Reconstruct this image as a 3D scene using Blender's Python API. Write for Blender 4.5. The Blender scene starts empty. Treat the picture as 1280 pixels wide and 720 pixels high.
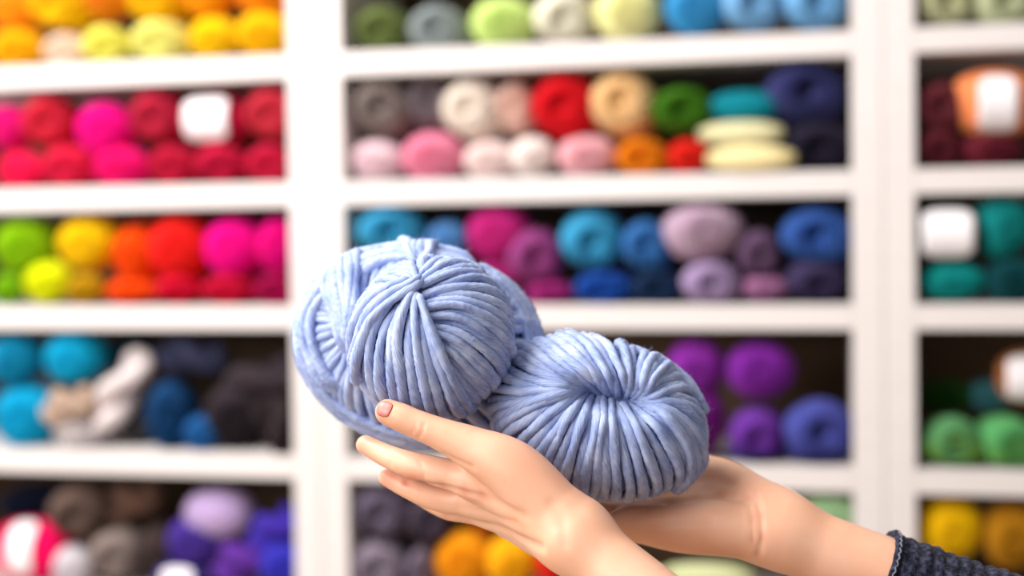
import bpy, bmesh, math, random
import numpy as np
from mathutils import Vector, Matrix, Quaternion

# ------------------------------------------------------------------ camera, world, light
SC = bpy.context.scene
COL = SC.collection
F_PX = 1778.0
CAM_POS = np.array([0.7081, -2.0219, 1.30])
YAW, PITCH, ROLL = 0.2194, -0.0292, -0.0122


def camera_axes():
    f = np.array([-math.sin(YAW) * math.cos(PITCH), math.cos(YAW) * math.cos(PITCH), math.sin(PITCH)])
    r = np.cross(f, [0, 0, 1.0]); r /= np.linalg.norm(r)
    u = np.cross(r, f)
    c, s = math.cos(ROLL), math.sin(ROLL)
    return c * r + s * u, -s * r + c * u, f


AX_R, AX_U, AX_F = camera_axes()
cam_data = bpy.data.cameras.new('camera')
cam_data.sensor_width = 36.0
cam_data.lens = F_PX / 1280 * 36
cam_data.clip_start = 0.02
cam_data.dof.use_dof = True
cam_data.dof.focus_distance = 0.975
cam_data.dof.aperture_fstop = 2.05
cam = bpy.data.objects.new('camera', cam_data)
COL.objects.link(cam)
m = Matrix.Identity(4)
for i in range(3):
    m[i][0], m[i][1], m[i][2], m[i][3] = AX_R[i], AX_U[i], -AX_F[i], CAM_POS[i]
cam.matrix_world = m
SC.camera = cam

world = bpy.data.worlds.new('shop_daylight'); SC.world = world
world.use_nodes = True
bgn = world.node_tree.nodes['Background']
bgn.inputs[0].default_value = (1.0, 0.95, 0.93, 1)
bgn.inputs[1].default_value = 0.36


def area(name, loc, target, sx, sy, power, color):
    l = bpy.data.lights.new(name, 'AREA'); l.shape = 'RECTANGLE'
    l.size, l.size_y, l.energy, l.color = sx, sy, power, color
    o = bpy.data.objects.new(name, l); COL.objects.link(o)
    o.location = loc
    d = Vector(target) - Vector(loc)
    o.rotation_euler = d.to_track_quat('-Z', 'Y').to_euler()
    return o


area('ceiling_panel_light', (-0.75, -1.25, 2.75), (-0.1, -0.1, 1.35), 1.6, 1.2, 78, (1.0, 0.96, 0.93))
area('shop_window_light', (-1.6, -3.4, 2.3), (0.3, -1.0, 1.3), 1.8, 1.6, 88, (1.0, 0.97, 0.95))
SC.view_settings.view_transform = 'Standard'
SC.view_settings.look = 'None'
SC.view_settings.gamma = 1.0
SC.view_settings.exposure = 0.25
SC.view_settings.use_curve_mapping = False

RNG = random.Random(7)


# ------------------------------------------------------------------ helpers
def lin(h):
    h = h.lstrip('#')
    out = []
    for i in (0, 2, 4):
        c = int(h[i:i + 2], 16) / 255
        out.append(c / 12.92 if c <= 0.04045 else ((c + 0.055) / 1.055) ** 2.4)
    return tuple(out)


def fg(px, py, d):
    """point of the place seen at pixel px,py (1280x720) at distance d along the view axis"""
    return CAM_POS + d * (AX_F + AX_R * ((px - 640) / F_PX) + AX_U * ((360 - py) / F_PX))


def on_plane(px, py, Y):
    d = AX_F + AX_R * ((px - 640) / F_PX) + AX_U * ((360 - py) / F_PX)
    t = (Y - CAM_POS[1]) / d[1]
    return CAM_POS + t * d, t


def principled(name, color, rough=0.6, spec=0.3, sss=0.0):
    mt = bpy.data.materials.new(name); mt.use_nodes = True
    b = mt.node_tree.nodes['Principled BSDF']
    b.inputs['Base Color'].default_value = (*color, 1)
    b.inputs['Roughness'].default_value = rough
    b.inputs['Specular IOR Level'].default_value = spec
    return mt, mt.node_tree, b


def add_bump(nt, b, tex_out, strength, dist):
    bu = nt.nodes.new('ShaderNodeBump')
    bu.inputs['Strength'].default_value = strength
    bu.inputs['Distance'].default_value = dist
    nt.links.new(tex_out, bu.inputs['Height'])
    nt.links.new(bu.outputs[0], b.inputs['Normal'])
    return bu


def noise(nt, scale, detail=3, coord='Object', stretch=None):
    tc = nt.nodes.new('ShaderNodeTexCoord')
    n = nt.nodes.new('ShaderNodeTexNoise')
    n.inputs['Scale'].default_value = scale
    n.inputs['Detail'].default_value = detail
    if stretch:
        mp = nt.nodes.new('ShaderNodeMapping')
        mp.inputs['Scale'].default_value = stretch
        nt.links.new(tc.outputs[coord], mp.inputs[0]); nt.links.new(mp.outputs[0], n.inputs['Vector'])
    else:
        nt.links.new(tc.outputs[coord], n.inputs['Vector'])
    return n


def mix_color(nt, fac, c1, c2, b):
    mx = nt.nodes.new('ShaderNodeMix'); mx.data_type = 'RGBA'
    mx.inputs[6].default_value = (*c1, 1); mx.inputs[7].default_value = (*c2, 1)
    nt.links.new(fac, mx.inputs[0]); nt.links.new(mx.outputs[2], b.inputs['Base Color'])
    return mx


def white_paint():
    mt, nt, b = principled('white_painted_board', (0.90, 0.86, 0.845), 0.45, 0.3)
    n = noise(nt, 6, 4, stretch=(1, 1, 12))
    mix_color(nt, n.outputs[0], (0.60, 0.555, 0.54), (0.66, 0.62, 0.605), b)
    return mt


def wood(name, a, c, rough=0.6, sc=(2, 2, 14)):
    mt, nt, b = principled(name, a, rough)
    n = noise(nt, 5, 6, stretch=sc)
    mix_color(nt, n.outputs[0], a, c, b)
    add_bump(nt, b, n.outputs[0], 0.2, 0.002)
    return mt


def mesh_obj(name, verts, faces, mat=None, parent=None, smooth=True):
    me = bpy.data.meshes.new(name)
    me.from_pydata([tuple(v) for v in verts], [], faces)
    me.update()
    if smooth:
        me.polygons.foreach_set('use_smooth', [True] * len(me.polygons))
    o = bpy.data.objects.new(name, me); COL.objects.link(o)
    if mat: me.materials.append(mat)
    if parent: o.parent = parent
    return o


def box_obj(name, lo, hi, mat, parent=None, bevel=0.002):
    bm = bmesh.new(); bmesh.ops.create_cube(bm, size=1)
    lo, hi = Vector(lo), Vector(hi)
    for v in bm.verts:
        v.co = Vector([(lo[i] + hi[i]) / 2 + v.co[i] * (hi[i] - lo[i]) for i in range(3)])
    if bevel:
        bmesh.ops.bevel(bm, geom=bm.edges[:], offset=bevel, segments=2, affect='EDGES', profile=0.7)
    me = bpy.data.meshes.new(name); bm.to_mesh(me); bm.free()
    me.materials.append(mat)
    o = bpy.data.objects.new(name, me); COL.objects.link(o)
    if parent: o.parent = parent
    return o


def empty(name, loc=(0, 0, 0)):
    o = bpy.data.objects.new(name, None); COL.objects.link(o); o.location = loc
    o.empty_display_size = 0.05
    return o


def tag(o, label, cat, group=None, kind=None):
    if kind == 'structure':
        o['kind'] = kind; return o
    o['label'] = label; o['category'] = cat
    if group: o['group'] = group
    if kind: o['kind'] = kind
    return o


# ------------------------------------------------------------------ setting
M_WHITE = white_paint()
M_BACK = wood('brown_board', (0.06, 0.034, 0.014), (0.10, 0.055, 0.022))
M_WALL = principled('plaster_wall', (0.72, 0.68, 0.64), 0.9)[0]
M_FLOOR = wood('oak_floor', (0.32, 0.2, 0.11), (0.45, 0.3, 0.18), 0.4, (14, 1, 1))
tag(box_obj('floor', (-2.6, -3.6, -0.05), (3.0, 0.40, 0.0), M_FLOOR, bevel=0), '', '', kind='structure')
tag(box_obj('wall_back', (-2.6, 0.36, 0.0), (3.0, 0.45, 2.9), M_WALL, bevel=0), '', '', kind='structure')

SHELF_TOP = [1.7900, 1.5919, 1.3997, 1.2135, 0.9867, 0.765]   # S0 (above the frame) .. S5 (below it)
T = 0.0345
PANEL = 0.0385
DEPTH = 0.32
UNIT_X = [(-0.84, -0.0843), (0.0, 0.74), (0.8238, 1.565)]     # clear widths


def bookcase(k, label):
    x0, x1 = UNIT_X[k]
    # neighbours touch in the middle of the gap between two clear widths
    left = x0 - (0.0419 if k < 2 else 0.0417)
    right = x1 + (0.0421 if k < 2 else 0.0417)
    root = empty('bookcase', ((x0 + x1) / 2, DEPTH / 2, 0))
    inv = root.location
    def B(name, lo, hi, mat, bevel=0.002):
        o = box_obj(name, Vector(lo) - inv, Vector(hi) - inv, mat, root, bevel)
        return o
    B('side_panel', (left + 0.0004, 0, 0), (x0, DEPTH, 2.2), M_WHITE)
    B('side_panel', (x1, 0, 0), (right - 0.0004, DEPTH, 2.2), M_WHITE)
    B('back_panel', (x0, DEPTH - 0.012, 0.02), (x1, DEPTH, 2.18), M_BACK, 0)
    B('top_board', (x0, 0, 2.17), (x1, DEPTH - 0.012, 2.2), M_WHITE)
    B('plinth', (x0, 0.02, 0), (x1, 0.04, 0.08), M_WHITE)
    for z in (1.985, *SHELF_TOP, 0.55, 0.33, 0.11):
        B('shelf_board', (x0, 0.0005, z - T), (x1, DEPTH - 0.012, z), M_WHITE)
    return tag(root, label, 'bookcase', 'white bookcases of yarn')


bookcase(0, 'white bookcase at the left holding yellow, red, rainbow and dark yarn')
bookcase(1, 'white bookcase in the middle, behind the hands and the three blue skeins')
bookcase(2, 'white bookcase at the right edge with burgundy, teal, green and yellow yarn')


# ------------------------------------------------------------------ yarn for the shelves
def yarn_material(name, hexc, scale=260, amount=0.35):
    c = lin(hexc)
    mt, nt, b = principled(name, c, 0.9, 0.04)
    n = noise(nt, scale, 2)
    dk = tuple(x * (1 - amount * 0.5) for x in c)
    lt = tuple(min(0.97, x * (1 + amount * 0.35) + 0.004) for x in c)
    mix_color(nt, n.outputs[0], dk, lt, b)
    b.inputs['Sheen Weight'].default_value = 0.03
    b.inputs['Sheen Roughness'].default_value = 0.5
    add_bump(nt, b, n.outputs[0], 0.5, 0.002)
    return mt


def lathe_yarn(name, prof, nridge, twist, amp, nt_=120, ns=52, fold=0.0):
    """wound skein, axis along Y from the front (y=0) to the back (y=1), radius 1 in X/Z"""
    prof = np.array(prof)
    seg = np.r_[0, np.cumsum(np.linalg.norm(np.diff(prof, axis=0), axis=1))]
    seg /= seg[-1]
    s = np.linspace(0, 1, ns)
    # smooth the profile by sampling a cosine-smoothed polyline
    yy = np.interp(s, seg, prof[:, 0]); rr = np.interp(s, seg, prof[:, 1])
    for _ in range(2):
        yy[1:-1] = (yy[:-2] + 2 * yy[1:-1] + yy[2:]) / 4
        rr[1:-1] = (rr[:-2] + 2 * rr[1:-1] + rr[2:]) / 4
    tang = np.gradient(np.c_[yy, rr], axis=0)
    tang /= np.linalg.norm(tang, axis=1)[:, None]
    nrm = np.c_[-tang[:, 1], tang[:, 0]]
    rg = np.random.RandomState(len(name) + nridge)
    ph = rg.rand(6) * 6.28
    V = []
    for i in range(ns):
        th = np.linspace(0, 2 * np.pi, nt_, endpoint=False)
        layer = twist * (1 if math.sin(3 * s[i] * math.pi + ph[0]) > -2 else -1)
        ridge = np.abs(np.sin(0.5 * nridge * (th + layer * s[i]) + 0.8 * np.sin(3 * th + ph[1]))) ** 0.7
        ridge2 = np.sin(nridge * 0.6 * (th - layer * 1.3 * s[i]) + ph[2])
        d = amp * (ridge - 0.5 + 0.35 * ridge2) * min(1, 4 * rr[i])
        lump = 1 + 0.03 * np.sin(2 * th + ph[3]) + 0.02 * np.sin(3 * th + ph[4] + 4 * s[i])
        r = rr[i] * lump + nrm[i, 1] * d
        y = yy[i] + nrm[i, 0] * d
        V += [(r_ * math.cos(t_), y_, r_ * math.sin(t_)) for r_, y_, t_ in zip(r, y, th)]
    Fc = []
    for i in range(ns - 1):
        for j in range(nt_):
            a, b2 = i * nt_ + j, i * nt_ + (j + 1) % nt_
            Fc.append((a, a + nt_, b2 + nt_, b2))
    Fc.append(tuple(range(nt_)))
    Fc.append(tuple(reversed(range((ns - 1) * nt_, ns * nt_))))
    me = bpy.data.meshes.new(name); me.from_pydata(V, [], Fc); me.update()
    me.polygons.foreach_set('use_smooth', [True] * len(me.polygons))
    me.materials.append(None)
    return me


PROF_END = [(0.34, 0.05), (0.16, 0.11), (0.05, 0.2), (0.0, 0.36), (0.0, 0.52), (0.035, 0.70), (0.10, 0.86), (0.22, 0.97), (0.42, 1.0), (0.7, 0.97),
            (0.88, 0.85), (0.97, 0.6), (1.0, 0.3), (0.95, 0.1)]
PROF_FULL = [(0.06, 0.03), (0.01, 0.10), (0.0, 0.25), (0.03, 0.45), (0.09, 0.65), (0.19, 0.83), (0.33, 0.95), (0.5, 1.0), (0.68, 0.95),
             (0.84, 0.8), (0.94, 0.55), (0.99, 0.28), (0.97, 0.06)]
ME = {
    'hole': lathe_yarn('pull_skein', PROF_END, 34, 2.2, 0.07),
    'ball': lathe_yarn('wound_ball', PROF_FULL, 26, 3.0, 0.08),
}


def hank_mesh():
    """two thick plies twisted round each other, tapering at both ends; axis X, length 2, radius about 1"""
    V, Fc = [], []
    n, m_ = 60, 20
    for ply in (0, math.pi):
        base = len(V)
        for i in range(n):
            t = i / (n - 1); x = -1 + 2 * t
            w = math.sqrt(max(0.0, 1 - abs(x) ** 3.2)) * 0.96 + 0.04
            a = ply + 1.6 * math.pi * t
            cy, cz = 0.42 * w * math.cos(a), 0.42 * w * math.sin(a)
            for j in range(m_):
                th = 2 * math.pi * j / m_
                r = 0.56 * w * (1 + 0.09 * math.sin(7 * th + 16 * t))
                V.append((x, cy + r * math.cos(th), cz + r * math.sin(th)))
        for i in range(n - 1):
            for j in range(m_):
                a, b2 = base + i * m_ + j, base + i * m_ + (j + 1) % m_
                Fc.append((a, b2, b2 + m_, a + m_))
        Fc.append(tuple(reversed(range(base, base + m_))))
        Fc.append(tuple(range(base + (n - 1) * m_, base + n * m_)))
    me = bpy.data.meshes.new('twisted_hank'); me.from_pydata(V, [], Fc); me.update()
    me.polygons.foreach_set('use_smooth', [True] * len(me.polygons))
    me.materials.append(None)
    return me


ME['hank'] = hank_mesh()


def band_mesh():
    """paper label wrapped round the front of a skein, with a little thickness; axis X, width 2, radius 1"""
    V, Fc = [], []
    n, m_ = 24, 12
    for r in (1.0, 1.025):
        for i in range(m_):
            x = -1 + 2 * i / (m_ - 1)
            half = 0.92 * (1 - abs(x) ** 4 * 0.35)
            for j in range(n):
                th = (-1 + 2 * j / (n - 1)) * half
                V.append((x, -r * math.cos(th), r * math.sin(th)))
    N = n * m_
    for i in range(m_ - 1):
        for j in range(n - 1):
            a = i * n + j
            Fc.append((a, a + n, a + n + 1, a + 1)); Fc.append((N + a, N + a + 1, N + a + n + 1, N + a + n))
    rim = [j for j in range(n)] + [i * n + n - 1 for i in range(1, m_)] + [(m_ - 1) * n + j for j in range(n - 2, -1, -1)] + [i * n for i in range(m_ - 2, 0, -1)]
    for p, q in zip(rim, rim[1:] + rim[:1]):
        Fc.append((p, q, N + q, N + p))
    me = bpy.data.meshes.new('paper_label'); me.from_pydata(V, [], Fc); me.update()
    me.polygons.foreach_set('use_smooth', [True] * len(me.polygons))
    me.materials.append(M_PAPER)
    return me


M_PAPER = principled('white_label_paper', (0.74, 0.71, 0.73), 0.6)[0]
ME['band'] = band_mesh()
MATS = {}


def yarn_at(kind, px, py, rx, ry, hexc, label, group, Y=0.015, rot=0.0, tilt=(0, 0), band=None, rest=None, depth=None):
    """kind hole/ball/hank; rx, ry are half sizes in pixels; rest = shelf height it lies on"""
    p, t = on_plane(px, py, Y + 0.02)
    mm = t / F_PX
    wx, wz = rx * mm * 1.02, ry * mm
    if rest is not None:
        wz_c = rest + wz * 1.01
        p[2] = wz_c
    if hexc not in MATS: MATS[hexc] = yarn_material('wool_' + hexc.strip('#'), hexc)
    name = {'hole': 'yarn_ball', 'ball': 'yarn_ball', 'hank': 'yarn_hank', 'skein': 'yarn_skein'}[kind]
    o = bpy.data.objects.new(name, ME['ball' if kind == 'skein' else kind])
    COL.objects.link(o)
    o.material_slots[0].link = 'OBJECT'; o.material_slots[0].material = MATS[hexc]
    if kind == 'hank':
        o.location = (p[0], Y + wz * 0.95, p[2])
        o.scale = (wx, wz, wz)
        o.rotation_euler = (tilt[0], rot, tilt[1])
    elif kind == 'skein':                       # lies sideways, axis along the shelf
        L = 2 * wx
        o.scale = (wz, L, wz)
        o.rotation_euler = (0, rot, math.pi / 2 + tilt[1])
        R = o.rotation_euler.to_matrix()
        o.location = Vector((p[0], Y + wz, p[2])) - R @ Vector((0, L / 2, 0))
        if band:
            b = bpy.data.objects.new('paper_label', ME['band']); COL.objects.link(b)
            b.parent = o; b['label'] = 'white paper label'
            b.rotation_euler = (0, 0, -math.pi / 2)     # label axis along the skein, its middle to the front
            b.location = (0, 0.5, 0)
            b.scale = (band, 1.03, 1.03)
    else:
        L = depth or (max(wx, wz) * (2.9 if kind == 'hole' else 2.0))
        L = min(L, 0.25)
        o.scale = (wx, L, wz)
        o.rotation_euler = (tilt[0], rot, tilt[1])
        if rot:                                 # keep the ellipse upright: only turn round balls
            o.rotation_euler = (tilt[0], rot, tilt[1])
        o.location = (p[0], Y, p[2])
    tag(o, label, 'yarn', group)
    return o


ORD = ['leftmost', 'second from left', 'third from left', 'fourth from left', 'fifth from left', 'sixth from left', 'seventh from left',
       'eighth from left', 'ninth from left', 'tenth from left']
SIDE = ['left', 'middle', 'right']
LEVEL = ['top shelf', 'second shelf', 'third shelf', 'fourth shelf', 'lowest shelf']
# (unit, level, layer): [kind, px, py, rx, ry, colour, colour name, options]
S = {
 (0, 0, 'upper'): [('ball', 14, 8, 34, 30, '#FF9310', 'orange'), ('hole', 68, 4, 37, 33, '#FFC208', 'golden yellow'), ('ball', 131, -2, 27, 27, '#D87A0C', 'brownish orange'),
    ('hole', 192, -6, 36, 32, '#FFBE05', 'golden yellow'), ('ball', 256, -14, 30, 32, '#FF9E08', 'orange'), ('ball', 322, -18, 36, 32, '#FF9008', 'orange')],
 (0, 0, 'lower'): [('ball', 20, 54, 33, 27, '#FFB305', 'amber yellow'), ('hole', 80, 60, 27, 22, '#F9D6BE', 'pale peach'), ('hole', 133, 54, 27, 25, '#FFF06A', 'pale lemon'),
    ('hole', 196, 47, 36, 28, '#FFF488', 'pale lemon'), ('ball', 261, 46, 30, 27, '#FFC608', 'golden yellow'), ('ball', 324, 40, 34, 30, '#FFBC05', 'golden yellow')],
 (0, 1, 'upper'): [('ball', 4, 156, 26, 30, '#E0107A', 'magenta'), ('hole', 60, 150, 32, 34, '#DB2A44', 'red'), ('ball', 127, 158, 35, 36, '#F2058C', 'hot pink'),
    ('hole', 193, 146, 33, 34, '#C42645', 'crimson'), ('skein', 263, 149, 42, 33, '#BE1640', 'crimson', dict(band=0.33)), ('hole', 336, 142, 34, 34, '#CC3244', 'crimson')],
 (0, 1, 'lower'): [('ball', 22, 208, 28, 26, '#EE1650', 'pinkish red'), ('hole', 81, 208, 29, 27, '#E01E48', 'red'), ('ball', 148, 206, 34, 27, '#F20C74', 'hot pink'),
    ('hole', 213, 205, 28, 26, '#C8183F', 'crimson'), ('hole', 275, 205, 30, 25, '#CE1846', 'crimson'), ('hole', 336, 202, 28, 26, '#D21C46', 'crimson')],
 (0, 2, 'upper'): [('ball', 28, 308, 37, 38, '#8CBE05', 'leaf green'), ('ball', 102, 306, 38, 36, '#F2C404', 'sunny yellow'), ('ball', 162, 322, 24, 40, '#FF5205', 'orange'),
    ('ball', 220, 308, 38, 42, '#F42420', 'bright red'), ('ball', 287, 306, 36, 38, '#FA0594', 'hot pink'), ('ball', 346, 303, 25, 36, '#F20590', 'hot pink')],
 (0, 2, 'lower'): [('ball', 10, 362, 18, 20, '#76AC08', 'leaf green'), ('ball', 55, 358, 28, 27, '#DCE205', 'lemon lime'), ('ball', 106, 361, 23, 20, '#B88C05', 'ochre'),
    ('ball', 161, 366, 32, 18, '#FF5005', 'orange'), ('hole', 223, 364, 27, 18, '#DC0434', 'red'), ('hole', 283, 362, 31, 19, '#DC0A40', 'red'), ('hole', 345, 360, 26, 21, '#B20452', 'deep magenta')],
 (0, 3, 'upper'): [('ball', 17, 452, 33, 34, '#0C8CB4', 'teal blue'), ('ball', 84, 450, 35, 35, '#0AA6D0', 'bright cyan'), ('ball', 160, 444, 30, 26, '#0A3848', 'dark petrol', dict(Y=0.09)),
    ('hank', 236, 446, 46, 26, '#2A2C44', 'dark navy', dict(rot=0.1)), ('hank', 316, 480, 60, 32, '#332A30', 'brown black', dict(rot=-0.35))],
 (0, 3, 'lower'): [('ball', 24, 522, 38, 41, '#08A2CE', 'bright cyan'), ('hank', 82, 508, 36, 26, '#B09684', 'beige', dict(rot=-0.25, Y=-0.005)), ('hank', 146, 490, 62, 27, '#D6CACA', 'cream', dict(rot=-0.95)),
    ('ball', 92, 545, 30, 20, '#D8CFCF', 'off white'), ('ball', 208, 518, 27, 46, '#174878', 'dark blue'), ('ball', 250, 546, 22, 23, '#1F5C98', 'blue'),
    ('ball', 292, 522, 40, 42, '#2A2228', 'charcoal', dict(Y=0.02)), ('ball', 172, 540, 26, 28, '#3A3638', 'dark grey', dict(Y=0.06)), ('hank', 345, 532, 40, 27, '#2A2024', 'black brown', dict(rot=1.05, Y=-0.012))],
 (0, 4, 'upper'): [('ball', 38, 632, 44, 24, '#0E1630', 'black navy', dict(Y=0.06)), ('hole', 96, 642, 36, 33, '#6C5850', 'taupe brown'), ('hank', 160, 628, 40, 27, '#684E42', 'brown', dict(rot=-0.3, Y=0.05)),
    ('skein', 268, 644, 40, 31, '#B49CC6', 'pale lilac', dict(rot=0.3)), ('hank', 340, 662, 38, 27, '#3D2B9E', 'indigo', dict(rot=-0.5))],
 (0, 4, 'lower'): [('skein', 32, 692, 48, 40, '#F0065C', 'hot pink', dict(band=0.18, rot=0.3)), ('ball', 88, 708, 23, 27, '#DAD2DA', 'off white'), ('hole', 142, 694, 30, 30, '#94847E', 'warm grey'),
    ('ball', 190, 694, 24, 34, '#4A3C3A', 'dark brown', dict(Y=0.05)), ('ball', 237, 676, 35, 34, '#4C3494', 'violet'), ('skein', 228, 724, 34, 20, '#3E2C80', 'violet', dict(band=0.3)),
    ('hank', 298, 700, 40, 30, '#5C2E92', 'purple', dict(rot=-0.4)), ('ball', 352, 706, 32, 34, '#3E3ABC', 'royal blue')],
 (1, 0, 'lower'): [('hole', 473, 27, 31, 30, '#6E7D45', 'olive green'), ('hole', 545, 24, 36, 31, '#9CA6A6', 'silver grey'), ('ball', 626, 20, 40, 34, '#D0E78A', 'pale lime'),
    ('hole', 704, 18, 36, 34, '#FFF4DC', 'cream'), ('ball', 782, 14, 40, 36, '#FBF3AE', 'pale yellow'), ('ball', 864, 8, 37, 36, '#3E9CD2', 'sky blue'),
    ('hole', 942, 4, 37, 36, '#8AC2EC', 'light blue'), ('hole', 1022, 2, 39, 37, '#80BCEA', 'light blue')],
 (1, 1, 'upper'): [('hole', 475, 133, 37, 37, '#8E807C', 'taupe grey'), ('hole', 536, 126, 24, 34, '#8A7C84', 'mauve grey', dict(Y=0.03)), ('hole', 584, 133, 36, 38, '#FFE9DC', 'pale peach'),
    ('hole', 641, 133, 23, 34, '#FFD2C4', 'peach pink', dict(Y=0.03)), ('hole', 700, 131, 39, 43, '#E21826', 'red'), ('hole', 774, 125, 40, 41, '#FFCF98', 'peach'),
    ('hole', 852, 135, 40, 30, '#48801A', 'green'), ('skein', 930, 133, 40, 20, '#0A7C8A', 'teal'), ('hole', 1010, 112, 50, 41, '#3C3F74', 'navy')],
 (1, 1, 'lower'): [('ball', 464, 194, 34, 26, '#F8D4DC', 'baby pink'), ('ball', 536, 188, 38, 32, '#EC8CA8', 'rose pink'), ('ball', 608, 194, 33, 25, '#FFDEDA', 'pale pink'),
    ('ball', 668, 193, 27, 25, '#FFE6E0', 'pale pink'), ('ball', 731, 191, 36, 27, '#FAB8C0', 'soft pink'), ('hole', 800, 190, 32, 25, '#F28C10', 'orange'),
    ('ball', 860, 192, 27, 23, '#DE2418', 'red'), ('skein', 926, 167, 48, 15, '#DCD6AA', 'pale sage', dict(Y=0.0)), ('skein', 938, 200, 50, 17, '#F4E0A8', 'cream yellow', dict(Y=-0.012)),
    ('hole', 1020, 180, 42, 31, '#2A2438', 'purple black')],
 (1, 2, 'upper'): [('hole', 490, 287, 42, 32, '#46B0DA', 'sky blue', dict(Y=0.0)), ('ball', 556, 302, 25, 26, '#5286BE', 'denim blue'), ('ball', 614, 291, 37, 36, '#CC2A86', 'magenta'),
    ('hole', 671, 321, 34, 35, '#A0488A', 'plum pink'), ('hole', 740, 302, 38, 38, '#42A6D2', 'sky blue'), ('hole', 806, 305, 29, 33, '#3E7CBE', 'medium blue'),
    ('ball', 879, 286, 49, 37, '#C6AABE', 'pale lilac', dict(Y=-0.005)), ('hole', 950, 318, 26, 30, '#6E5272', 'dusty purple'), ('hole', 1018, 293, 44, 37, '#3E68B6', 'royal blue')],
 (1, 2, 'lower'): [('ball', 470, 350, 34, 32, '#1E3850', 'dark petrol'), ('ball', 560, 354, 30, 27, '#385E96', 'denim blue'), ('ball', 622, 355, 30, 26, '#9C1C68', 'deep magenta'),
    ('ball', 686, 368, 28, 16, '#AC2C80', 'magenta'), ('hole', 750, 360, 36, 21, '#2058B8', 'royal blue'), ('hole', 820, 359, 32, 23, '#1C365C', 'navy'),
    ('hole', 890, 353, 35, 28, '#B49CC4', 'lilac', dict(Y=0.0)), ('ball', 955, 366, 28, 17, '#A8709A', 'dusty rose'), ('hole', 1024, 355, 38, 26, '#40365A', 'dark plum')],
 (1, 3, 'upper'): [('ball', 866, 466, 34, 38, '#8C2CA2', 'purple'), ('ball', 945, 461, 40, 36, '#862AA4', 'purple')],
 (1, 3, 'lower'): [('ball', 500, 540, 60, 36, '#3A343C', 'charcoal'), ('ball', 884, 534, 24, 46, '#7C1A84', 'deep purple'), ('hole', 945, 528, 33, 31, '#7036A0', 'violet'),
    ('ball', 946, 572, 34, 12, '#3E2E7C', 'dark violet'), ('hole', 1026, 515, 43, 41, '#5056A8', 'slate blue'), ('ball', 1024, 570, 42, 13, '#38387C', 'dark blue')],
 (1, 4, 'upper'): [('hole', 475, 640, 37, 35, '#72667A', 'slate grey'), ('hole', 538, 648, 25, 34, '#564A5A', 'dark grey'), ('ball', 602, 676, 16, 30, '#E04410', 'red orange', dict(Y=0.08)),
    ('ball', 1038, 652, 36, 34, '#A8CC9C', 'mint green')],
 (1, 4, 'lower'): [('hole', 473, 708, 37, 33, '#9A8C9C', 'pale grey'), ('hole', 524, 716, 16, 30, '#827486', 'mauve grey'), ('ball', 573, 700, 34, 38, '#F89C10', 'bright orange'),
    ('ball', 640, 708, 32, 34, '#FCAE10', 'golden orange'), ('ball', 700, 704, 28, 38, '#E22210', 'red'), ('skein', 885, 720, 52, 16, '#D0D6A4', 'pale green')],
 (2, 0, 'lower'): [('hole', 1184, 2, 34, 36, '#CDCEA4', 'sage'), ('hole', 1256, 0, 36, 36, '#C6CCA6', 'sage')],
 (2, 1, 'upper'): [('hole', 1174, 132, 30, 32, '#74303A', 'burgundy'), ('skein', 1246, 126, 52, 42, '#EC8C58', 'salmon orange', dict(band=0.22, rot=-0.15, Y=0.0))],
 (2, 1, 'lower'): [('hole', 1174, 188, 31, 24, '#64222C', 'burgundy'), ('ball', 1242, 190, 38, 22, '#702030', 'wine red')],
 (2, 2, 'upper'): [('skein', 1184, 292, 42, 36, '#1C4446', 'dark teal', dict(band=0.36, Y=0.0)), ('ball', 1258, 284, 34, 40, '#0E8C8A', 'teal')],
 (2, 2, 'lower'): [('ball', 1188, 358, 40, 25, '#0A9894', 'bright teal'), ('ball', 1264, 352, 34, 30, '#04444A', 'deep teal')],
 (2, 3, 'upper'): [('ball', 1186, 494, 34, 22, '#2E6222', 'dark green', dict(Y=0.12)), ('ball', 1236, 494, 26, 20, '#4A8C94', 'dusty teal', dict(Y=0.12)), ('skein', 1286, 472, 34, 34, '#A86A40', 'brown orange', dict(band=0.4, Y=0.03))],
 (2, 3, 'lower'): [('hole', 1194, 514, 34, 32, '#66A66C', 'soft green'), ('hole', 1192, 568, 40, 24, '#7EAE54', 'grass green'), ('hole', 1266, 526, 34, 30, '#5AA664', 'mid green'),
    ('hole', 1268, 570, 35, 20, '#74B65C', 'light green')],
 (2, 4, 'upper'): [('ball', 1188, 664, 40, 41, '#F2C004', 'bright yellow'), ('ball', 1262, 672, 36, 42, '#B67E12', 'ochre')],
}
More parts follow.
